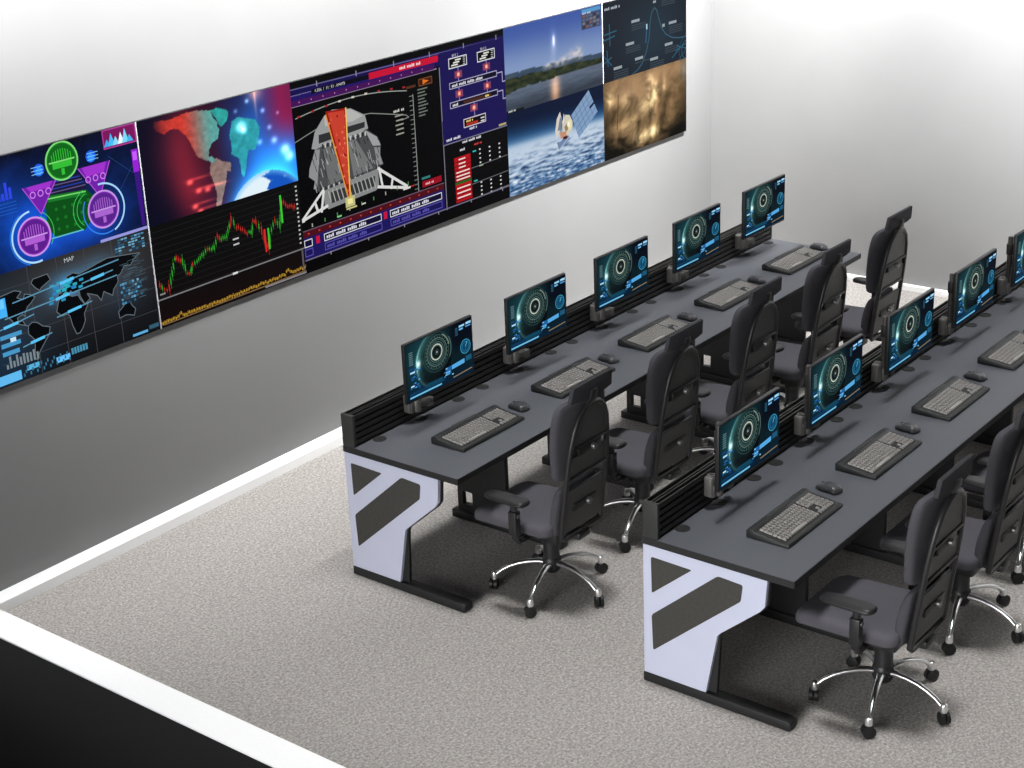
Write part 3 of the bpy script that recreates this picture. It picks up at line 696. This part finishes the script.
display(SX[0]-W1, W1, VM, HH, art_tricycle(), 'wall display with violet and green dials on deep blue', ('r',))
display(SX[0]-W1, W1, VB, HH, art_worldmap(), 'wall display with a dark world map and pale blue data panels', ('r',))
display(SX[0], W2, VM, HH, art_globe(), 'wall display with a red to teal map and a glowing globe')
display(SX[0], W2, VB, HH, art_stocks(), 'wall display with a red and green candlestick chart on black')
display(SX[1], W3, VB, H2, art_lander(), 'largest wall display, showing a grey lander with a red wedge on black')
display(SX[2], W5, VM, HH, art_launch(), 'wall display with a rocket launch under blue sky', ('r',))
display(SX[2], W5, VB, HH, art_satellite(), 'wall display with a satellite above the cloudy blue earth')
display(SX[3], W6, VM, HH, art_trajectory(), 'dark slate wall display with a bell-shaped curve and small captions')
display(SX[3], W6, VB, HH, art_cloud(), 'wall display with a glowing amber and brown cloud')

# ------------------------------------------------------------------ desks
PITCH = .838; LEN = 4.24; NB = 5; DEEP = .753
def make_desk():
    d = empty('control_desk')
    tag(d, 'long dark grey control desk nearer the video wall, white cut-out end panel', 'desk', 'control desks')
    MB().box(0, LEN, -DEEP, 0, .706, .74, .003).build('worktop', 'top', d)
    MB().box(-.002, LEN+.002, -DEEP-.003, -DEEP+.0005, .7055, .7385, .001).build('edge_band', 'black', d, False)
    o = MB().box(-.003, .0005, -DEEP, 0.002, .7055, .7385, .001); o.build('edge_band', 'black', d, False)
    # slatted rail along the back
    p = [(-.001, .741), (-.001, .912), (-.007, .912), (-.007, .892), (-.028, .892), (-.028, .910), (-.034, .910), (-.034, .892), (-.044, .892), (-.044, .910), (-.050, .910), (-.050, .892), (-.069, .892), (-.069, .910), (-.074, .910)]
    z = .906
    for k in range(5):
        p += [(-.076, z), (-.076, z-.021), (-.060, z-.024), (-.060, z-.0315)]
        z -= .033
    p += [(-.076, z+.001), (-.076, .741)]
    s = MB().prism(p[::-1], 'x', .018, LEN-.018).build('slatted_rail', 'slat', d, False)
    for x in (-.002, LEN-.018): MB().box(x, x+.02, -.079, .001, .741, .914, .003).build('rail_end_cap', 'cap', s)
    # end panels
    outer = [(0, .703), (-.6265, .703), (-.617, .575), (-.595, .545), (-.395, .372), (-.384, .355), (-.327, .05), (0, .05)]
    inner = [(0, .705), (-.632, .705), (-.621, .574), (-.599, .543), (-.398, .370), (-.389, .35), (-.372, .05), (0, .05)]
    tri = roundpoly([(-.042, .651), (-.255, .645), (-.045, .468)], .012)
    bar = roundpoly([(-.043, .358), (-.385, .655), (-.51, .648), (-.500, .566), (-.485, .553), (-.05, .176)], .014)
    for x, sg in ((0, 1), (LEN, -1)):
        a, b = sorted((x, x+.02*sg)); e = MB().prism(outer, 'x', a, b, .0015, 1).build('end_panel', 'lav', d, False)
        e['label'] = 'lavender white end panel'
        a, b = sorted((x-.0012*sg, x+.004*sg))
        MB().prism(tri, 'x', a, b).build('inlay', 'inlay', e, False); MB().prism(bar, 'x', a, b).build('inlay', 'inlay', e, False)
        a, b = sorted((x+.0205*sg, x+.040*sg)); MB().prism(inner, 'x', a, b, .002, 1).build('end_frame', 'black', d, False)
        a, b = sorted((x+.001*sg, x+.064*sg)); foot(a, b).build('foot', 'black', d)
    for k in range(1, NB):
        x = PITCH*k+.004
        m = MB(); f = lambda *q: m.box(x-.015, x+.015, *q)
        f(-.375, -.03, .17, .7055); f(-.375, -.03, .048, .09); f(-.065, -.03, .09, .17); f(-.375, -.135, .09, .17)
        m.box(x-.03, x+.03, -.70, .0, .685, .7055)
        m.build('support_leg', 'black', d, False)
        foot(x-.031, x+.031).build('foot', 'black', d)
    g = MB().lathe([(.0, .7395), (.036, .7395), (.036, .7425), (.033, .7435), (.031, .743), (.0, .743)], n=24)
    g0 = g.build('grommet', 'grom', d); g0.location = (.157, -.106, 0)
    for i in range(NB):
        for q in (.157, .472, .787):
            if i == 0 and q == .157: continue
            c = g0.copy(); C.objects.link(c); c.parent = d; c.location = (q+PITCH*i+.002, -.106, 0)
    return d
def foot(x0, x1):
    P = [(.006, 0), (.006, .047), (-DEEP+.025, .047), (-DEEP+.004, .040), (-DEEP, .028), (-DEEP, .010), (-DEEP+.008, 0)]
    return MB().prism(P, 'x', x0, x1, .004, 2)
desk = make_desk()
D2 = (-.0107, -1.8285)
desk2 = copy_tree(desk); desk2.location = D2+(0,)
desk2['label'] = 'long dark grey control desk farther from the video wall, nearest the camera'

ROWS = [((0, 0), 'on the desk by the screens'), (D2, 'on the desk nearer the camera')]
ORD = ['nearest its front end panel', 'second from its front', 'third from its front', 'fourth from its front', 'fifth from its front']

# ------------------------------------------------------------------ monitor arms
def make_arm():
    t = empty('screen_stand')
    c = MB().box(-.096, -.030, -.125, -.077, .800, .902, .012, 3); c.box(-.085, -.041, -.128, -.0775, .80, .86, .004)
    c.lathe([(0, .899), (.018, .899), (.018, .905), (.012, .9055), (.012, .902), (0, .902)], (-.063, -.1, 0), n=18)
    c.build('clamp', 'clampm', t)
    MB().lathe([(0, .9055), (.011, .9055), (.011, .9065), (0, .9065)], (-.063, -.1, 0), n=14).build('clamp_socket', 'black', t)
    b = MB().box(-.05, .062, -.138, -.102, .812, .846, .008); b.lathe([(.021, .80), (.024, .81), (.024, .86), (.020, .868)], (-.036, -.122, 0)); b.box(.045, .085, -.135, -.10, .796, .842, .006)
    b.build('bracket', 'clampm', t)
    MB().lathe([(0, .80), (.0155, .80), (.0155, .985), (.0185, .987), (.0185, .998), (.0155, 1.0), (.0155, 1.150), (.0125, 1.156), (0, 1.156)], (-.036, -.122, 0)).build('pole', 'pole', t)
    l = MB().lathe([(.020, 1.045), (.022, 1.05), (.022, 1.105), (.020, 1.11)], (-.036, -.122, 0)); l.box(-.036, .06, -.155, -.125, 1.062, 1.092, .005); l.box(.015, .10, -.1845, -.15, 1.03, 1.12, .004)
    l.build('swivel_head', 'black', t)
    return t
arm0 = make_arm()
def make_monitor():
    t = empty('monitor')
    h = MB().box(0, MW, .002, .022, 0, MH, .003); h.box(.08, MW-.08, .021, .034, .05, MH-.04, .008)
    h.build('housing', 'bezel', t)
    a = art_monitor(); s = a.build('screen', 'mscreen', t, (.006, 0, .012)); s.scale = ((MW-.012)/MW, 1, (MH-.018)/MH)
    return t
mon0 = make_monitor()
def place(first, used, loc, rz, label, cat, group):
    o = first if not used else copy_tree(first)
    o.location = loc; o.rotation_euler = (0, 0, rz)
    return tag(o, label, cat, group)
ARM = ['pole of the monitor '+'@, '+q for q in ORD]
n = 0
for (ox, oy), row in ROWS:
    for i in range(NB):
        u = n > 0
        place(arm0, u, (ox+.474+PITCH*i, oy, 0), 0, ARM[n % 5].replace('@', row), 'stand', 'monitor stands on the desk rails')
        place(mon0, u, (ox+(.264 if oy == 0 else .280)+PITCH*i, oy-.22, .914 if oy == 0 else .895), 0, 'teal-lit monitor '+row+', '+ORD[i], 'monitor', 'desk monitors')
        n += 1

# ------------------------------------------------------------------ keyboards and mice
def make_keyboard():
    t = empty('keyboard')
    w, d = .502, .214
    prof = [(-d/2, .004), (-d/2, .012), (-d/2+.006, .017), (-d/2+.03, .018), (.062, .034), (.07, .042), (d/2-.014, .044), (d/2, .036), (d/2, .006), (d/2-.004, .0), (-d/2+.006, .0)]
    b = MB().prism(prof, 'x', -w/2, w/2, .003, 2); b.build('case', 'kbody', t)
    W = w-.05; H0, H1 = -d/2+.032, .058
    zt = lambda y: .0185+(y-(-d/2+.03))*(.034-.018)/(.062+d/2-.03)
    k = MB(); k.prism([(H0-.004, zt(H0)+.0005), (H1+.003, zt(H1)+.0005), (H1+.003, zt(H1)-.002), (H0-.004, zt(H0)-.002)], 'x', -W/2-.004, W/2+.004); k.build('key_well', 'gap', t, False)
    k = MB()
    rows = 6; dy = (H1-H0)/rows
    blocks = [(-W/2, .315, 15), (-W/2+.325, .062, 3), (W/2-.0735, .0735, 4)]
    for r in range(rows):
        y0 = H0+dy*r+.0009; y1 = y0+dy-.0024
        for bx, bw, nn in blocks:
            q = bw/nn
            i = 0
            while i < nn:
                span = 1
                if nn == 15 and r == 0 and i == 3: span = 7
                if nn == 3 and r in (2, 3) and r == 2: i += 1; continue
                if nn == 3 and r == 1 and i != 1: i += 1; continue
                x0 = bx+q*i+.0040; x1 = bx+q*(i+span)-.0040; za, zb = zt(y0), zt(y1)
                P = []
                for (xx, yy, zz) in ((x0, y0, za), (x1, y0, za), (x1, y1, zb), (x0, y1, zb)): P.append((xx, yy, zz))
                e = .0018; T = [(x0+e, y0+e, za+.007), (x1-e, y0+e, za+.007), (x1-e, y1-e, zb+.007), (x0+e, y1-e, zb+.007)]
                k.loft([P, T]); i += span
    k.build('keys', 'keys', t, False)['label'] = 'light grey keys'
    m = MB().box(-.10, .09, .074, .098, .040, .0465, .003); m.build('media_strip', 'cap', t)
    MB().box(-w/2+.006, w/2-.006, -d/2+.004, -d/2+.024, .0165, .0195, .0012).build('front_lip', 'cap', t)
    return t
def make_mouse():
    t = empty('computer_mouse')
    out = smooth_closed([(.0, .058), (.024, .05), (.033, .02), (.030, -.02), (.033, -.045), (.02, -.06), (0, -.063), (-.02, -.06), (-.033, -.045), (-.030, -.02), (-.033, .02), (-.024, .05)], 4)
    def wp(x, y, h): return (x, y, h*(1-.28*((y+.012)/.06)**2) if h > .012 else h)
    out = [(x*1.12, y*1.05) for x, y in out]
    MB().pillow(out, [(.004, .0), (.0005, .003), (0, .010), (.002, .019), (.007, .028), (.014, .034)], wp).build('shell', 'mouse', t)
    def wb(x, y, h): return (x, y, h*(1-.28*((y+.012)/.06)**2))
    for s in (-1, 1):
        q = roundpoly([(s*.002, .046), (s*.017, .040), (s*.021, .01), (s*.002, .006)], .004)
        MB().pillow(q if s > 0 else q[::-1], [(.001, .030), (0, .034), (.001, .0368)], wb).build('button', 'mouse2', t)
    MB().lathe([(0, -.003), (.008, -.003), (.008, .003), (0, .003)], (0, .03, .0265), 'x', 16).build('wheel', 'rubber', t)
    return t
kb0, ms0 = make_keyboard(), make_mouse()
n = 0
for (ox, oy), row in ROWS:
    for i in range(NB):
        u = n > 0
        place(kb0, u, (ox+(.505 if oy == 0 else .490)+.833*i, oy-(.478 if oy == 0 else .490), .7405), 0, 'light-keyed keyboard '+row+', '+ORD[i], 'keyboard', 'keyboards on the desks')
        place(ms0, u, (ox+.862+.833*i, oy-.460, .7405), -.12, 'black mouse '+row+', '+ORD[i], 'mouse', 'mice on the desks')
        n += 1

# ------------------------------------------------------------------ chairs (origin under the lift, facing +y)
def make_chair():
    t = empty('office_chair')
    # star base
    MB().lathe([(0, .11), (.036, .11), (.044, .122), (.048, .138), (.048, .18), (.042, .191), (0, .191)]).build('hub', 'plastic', t)
    for k in range(5):
        an = math.radians(-93+72*k); dx, dy = math.cos(an), math.sin(an)
        pr = [(.030, .158, .018), (.07, .162, .0165), (.12, .159, .0145), (.17, .149, .013), (.215, .133, .012), (.255, .111, .012), (.283, .088, .0125), (.295, .070, .0125)]
        lg = MB().tube([(dx*r, dy*r, z) for r, z, _ in pr], [q for _, _, q in pr], 12, flat=.8)
        lg.lathe([(.013, .056), (.0175, .060), (.0175, .084), (.014, .096), (.006, .100)], (dx*.296, dy*.296, 0), n=14)
        o = lg.build('base_leg', 'chrome', t); o['label'] = 'chrome base leg'
        c = MB(); th = an+.9+.7*k; wx, wy = math.cos(th), math.sin(th); cx, cy = dx*.300, dy*.300
        for s in (-1, 1):
            P = [Vector((cx+wx*(s*.012+q), cy+wy*(s*.012+q), .0295)) for q in (-.0095, -.008, .008, .0095)]
            c.tube(P, [.0245, .0290, .0290, .0245], 20, up=(0, 0, 1))
        c.tube([(cx, cy, .028), (cx, cy, .066)], .011, 10)
        P = []
        for j in range(9):
            a_ = PI*(.02+.75*j/8); P.append((cx-wy*.031*math.cos(a_), cy+wx*.031*math.cos(a_), .0295+.031*math.sin(a_)))
        c.tube(P, .010, 8, up=(wx, wy, 0), flat=1.9) if False else None
        c.build('caster', 'rubber', o)
    MB().lathe([(0, .189), (.041, .189), (.041, .265), (.047, .268), (.047, .37), (0, .37)]).build('gas_lift', 'plastic', t)
    m = MB().box(-.075, .075, -.10, .11, .352, .392, .012, 2); m.box(-.055, .055, -.075, .06, .285, .365, .014, 2); m.box(-.21, -.06, .03, .045, .362, .374, .004); m.box(-.05, .05, -.20, -.08, .352, .376, .008)
    m.build('tilt_mechanism', 'plastic', t)
    # seat
    def seat_w(x, y, h):
        f = max(0, (y-.17)/.17); r = max(0, (-y-.06)/.12)
        z = .405+h-.028*f*f+.012*r*r
        if h > .03: z += .006*(abs(x)/.22)**2
        return (x*(1-.07*f), y, z)
    out = rrect(.45, .50, .06, 0, .100, 7)
    MB().pillow(out, [(.012, .002), (.004, .006), (0, .018), (0, .034), (.004, .046), (.012, .056), (.028, .062), (.05, .064)], seat_w).build('seat', 'fabric', t)
    MB().pillow(rrect(.42, .46, .06, 0, .097, 6), [(.02, -.016), (.004, -.012), (0, -.002), (0, .006)], seat_w).build('seat_shell', 'plastic', t)
    # backrest: reclined plane behind the seat
    yb = lambda z: -.178-(z-.40)*.125
    up = smooth_closed([(0, 1.125), (.11, 1.123), (.178, 1.105), (.202, 1.045), (.207, .96), (.204, .87), (.193, .79), (.178, .72), (.12, .698), (0, .695), (-.12, .698), (-.178, .72), (-.193, .79), (-.204, .87), (-.207, .96), (-.202, 1.045), (-.178, 1.105), (-.11, 1.123)], 4)
    def bw(x, z, h):
        curve = .04*math.sin(PI*(z-.62)/.46)*.5
        return (x, yb(z)+.012+h+.9*x*x*(.6+.4*(z-.62)/.46)-curve*.0, z)
    MB().pillow(up, [(.03, .0), (.012, .0), (.003, .006), (0, .018), (.003, .032), (.014, .044), (.035, .050), (.06, .052)], bw).build('backrest', 'fabric3', t)
    lo = smooth_closed([(0, .672), (.11, .669), (.155, .65), (.168, .58), (.174, .48), (.172, .43), (.15, .405), (0, .40), (-.15, .405), (-.172, .43), (-.174, .48), (-.168, .58), (-.155, .65), (-.11, .669)], 4)
    def lw(x, z, h): return (x, yb(z)+.012+h*.75+.5*x*x+(.018*math.sin(PI*min(1, max(0, (z-.40)/.27)))*(h/.05)), z)
    MB().pillow(lo, [(.03, .0), (.012, .0), (.003, .006), (0, .018), (.003, .032), (.014, .044), (.035, .050), (.06, .052)], lw).build('lumbar_cushion', 'fabric3', t)
    # looped frame behind
    P = []
    for x, z in [(-.165, .41), (-.167, .47), (-.166, .56), (-.163, .70), (-.157, .82), (-.148, .90), (-.131, .98), (-.10, 1.045), (-.055, 1.083), (0, 1.095)]: P.append((x, yb(z)-.012, z))
    P += [(-x, y, z) for x, y, z in P[:-1][::-1]]
    P += [(.145, yb(.395)-.012, .395), (.05, yb(.392)-.012, .392), (-.05, yb(.392)-.012, .392), (-.145, yb(.395)-.012, .395)]
    MB().tube(P, .0145, 10, closed=True).build('back_frame', 'plastic', t)
    def slab(pts, y0, y1, name, m):
        r = []
        for dy_ in (y0, y1): r.append([(x, yb(z)+dy_, z) for x, z in pts])
        return MB().loft(r).build(name, m, t, False)
    # moulded back: four panels with slots between them, the widest slot open above the lumbar cushion
    slab([(-.142, .885), (.142, .885), (.134, .94), (.118, 1.0), (.088, 1.05), (.04, 1.078), (-.04, 1.078), (-.088, 1.05), (-.118, 1.0), (-.134, .94)], -.016, -.002, 'back_panel', 'panelp')
    slab([(-.153, .735), (.153, .735), (.148, .838), (-.148, .838)], -.016, -.002, 'back_panel', 'panelp')
    slab([(-.157, .425), (.157, .425), (.155, .660), (-.155, .660)], -.016, -.002, 'back_panel', 'panelp')
    for z in (.880, .722): MB().box(-.152, .152, yb(z)-.026, yb(z)-.008, z, z+.015, .004).build('crossbar', 'plastic', t)
    for z in (.862, .560):
        y = yb(z)-.016
        MB().box(-.095, .095, y-.008, y+.01, z-.026, z+.014, .004).build('adjuster_plate', 'plastic', t)
        MB().lathe([(.0, -.022), (.015, -.022), (.018, -.016), (.018, 0), (0, 0)], (.02, y-.004, z-.006), 'y', 16).build('adjuster_knob', 'steel', t)
    MB().box(-.05, .05, -.215, -.16, .352, .39, .01).build('back_mount', 'plastic', t)
    # headrest
    HZ, HY = 1.164, -.288
    def hw(x, z, h): return (x, HY+h+.30*x*x-(z-HZ)*.06, z)
    hd = roundpoly([(-.174, HZ-.030), (-.10, HZ-.040), (.10, HZ-.040), (.164, HZ-.034), (.162, HZ+.048), (-.154, HZ+.048)], .008, 4)
    MB().pillow(hd, [(.006, .0), (.002, .001), (0, .005), (.0, .017), (.003, .022), (.009, .025)], hw).build('headrest', 'fabric2', t)
    MB().tube([(0, yb(1.02)+.004, 1.03), (0, yb(1.10)-.004, 1.10), (0, HY+.002, 1.14), (0, HY-.002, HZ)], [.034, .034, .03, .022], 12, flat=.45).build('headrest_stem', 'plastic', t)
    # armrests
    for s in (-1, 1):
        a = empty('armrest'); a.parent = t
        pst = MB().tube([(s*.10, .0, .378), (s*.20, .0, .376), (s*.262, .0, .382), (s*.285, .0, .41), (s*.288, .0, .46), (s*.288, .0, .60)], [.016, .016, .017, .018, .019, .019], 10, flat=.75)
        pst.build('arm_post', 'plastic', a)
        pst = MB().box(s*.288-.021, s*.288+.021, -.024, .024, .43, .56, .006); pst.build('post_sleeve', 'plastic', a)
        if True: MB().lathe([(0, -.03), (.011, -.03), (.011, -.02), (0, -.02)], (s*.288, -.0, .535), 'y', 14).build('height_button', 'steel', a)
        pad = smooth_closed([(-.035, -.125), (0, -.135), (.035, -.125), (.046, -.09), (.043, .03), (.036, .09), (.02, .115), (-.02, .115), (-.036, .09), (-.043, .03), (-.046, -.09)], 4)
        MB().pillow(pad, [(.008, .0), (.001, .006), (0, .014), (.003, .021), (.010, .026), (.018, .027)], lambda x, y, h: (s*.290+x, y+.048, .604+h-.25*max(0, y-.06)**1.6)).build('arm_pad', 'plastic', a)
    return t
ch0 = make_chair()
CORD = ORD
n = 0
for (ox, oy), row in ROWS:
    for i in range(NB):
        place(ch0, n > 0, (ox+.45+(.830 if oy == 0 else .8235)*i, oy-.963, 0), 0, 'swivel chair '+row.replace('on', 'at')+', '+CORD[i], 'chair', 'swivel chairs at the desks')
        n += 1

# ------------------------------------------------------------------ light
def area(name, loc, size, power, rot, spread=180., sy=None, col=(1, 1, 1)):
    l = bpy.data.lights.new(name, 'AREA'); l.energy = power; l.color = col; l.shape = 'RECTANGLE'; l.size = size; l.size_y = sy or size; l.spread = math.radians(spread)
    o = bpy.data.objects.new(name, l); C.objects.link(o); o.location = loc; o.rotation_euler = tuple(math.radians(a) for a in rot)
    return o
# ceiling panels, then unseen fill lights added to grade walls and light end panels
area('ceiling_panel_light', (2.2, -3.3, 5.4), 8.2, 200.0, (0, 0, 0), 12, 9.3)
area('wall_flood_fill', (0.5, -0.9, 4.4), 1.2, 43.8, (45, 0, 0), 80, 0.2)
area('wall_flood_fill', (2.5, -0.9, 4.4), 1.2, 49.8, (45, 0, 0), 80, 0.2)
area('wall_flood_fill', (4.5, -0.9, 4.4), 1.2, 211.8, (45, 0, 0), 80, 0.2)
area('back_wall_flood_fill', (3.6, -1, 4.6), 0.2, 71.0, (0, -45, 0), 80, 2.4)  # added fill that lifts the back wall, no fixture here
area('back_wall_flood_fill', (3.6, -4, 4.6), 0.2, 259.8, (0, -45, 0), 80, 2.4)
area('side_fill_light', (-9, -3, 1.9), 3, 154.8, (0, -90, 0), 70, 5)  # added fill for faces turned to the near end
area('wall_wash_fill', (-1.6, 0.1, 3.9), 1.3, 79.3, (68, 0, 0), 110, 0.15)
area('wall_wash_fill', (0, 0.1, 3.9), 1.3, 36.2, (68, 0, 0), 110, 0.15)
area('wall_wash_fill', (1.6, 0.1, 3.9), 1.3, 47.7, (68, 0, 0), 110, 0.15)
area('wall_wash_fill', (5.2, 0.85, 3.7), 1.3, 25.0, (60, 0, 0), 140, 0.12)
area('back_wall_wash_fill', (3.6, -1, 4.0), 0.2, 71.0, (0, -72, 0), 90, 2.4)
w = bpy.data.worlds.new('room_ambient'); bpy.context.scene.world = w; w.use_nodes = True
w.node_tree.nodes['Background'].inputs[0].default_value = (1, 1, 1, 1); w.node_tree.nodes['Background'].inputs[1].default_value = 0.0000

# ------------------------------------------------------------------ camera
cam = bpy.data.cameras.new('camera'); co = bpy.data.objects.new('camera', cam); C.objects.link(co)
yaw, pitch, roll, f = .6765, -.3778, -.0434, 1629.46
co.location = (-5.3803, -5.4355, 4.0485)
fw = Vector((math.cos(yaw)*math.cos(pitch), math.sin(yaw)*math.cos(pitch), math.sin(pitch)))
r0 = fw.cross(Vector((0, 0, 1))).normalized(); u0 = r0.cross(fw)
r = r0*math.cos(roll)+u0*math.sin(roll); u = -r0*math.sin(roll)+u0*math.cos(roll)
co.rotation_euler = Matrix((r, u, -fw)).transposed().to_euler()
cam.sensor_fit = "HORIZONTAL"; cam.sensor_width = 36; cam.lens = f/1024*36; cam.clip_end = 200
sc = bpy.context.scene; sc.camera = co
vs = sc.view_settings; vs.view_transform = 'Standard'; vs.look = 'None'; vs.exposure = 0; vs.gamma = 1; vs.use_curve_mapping = False
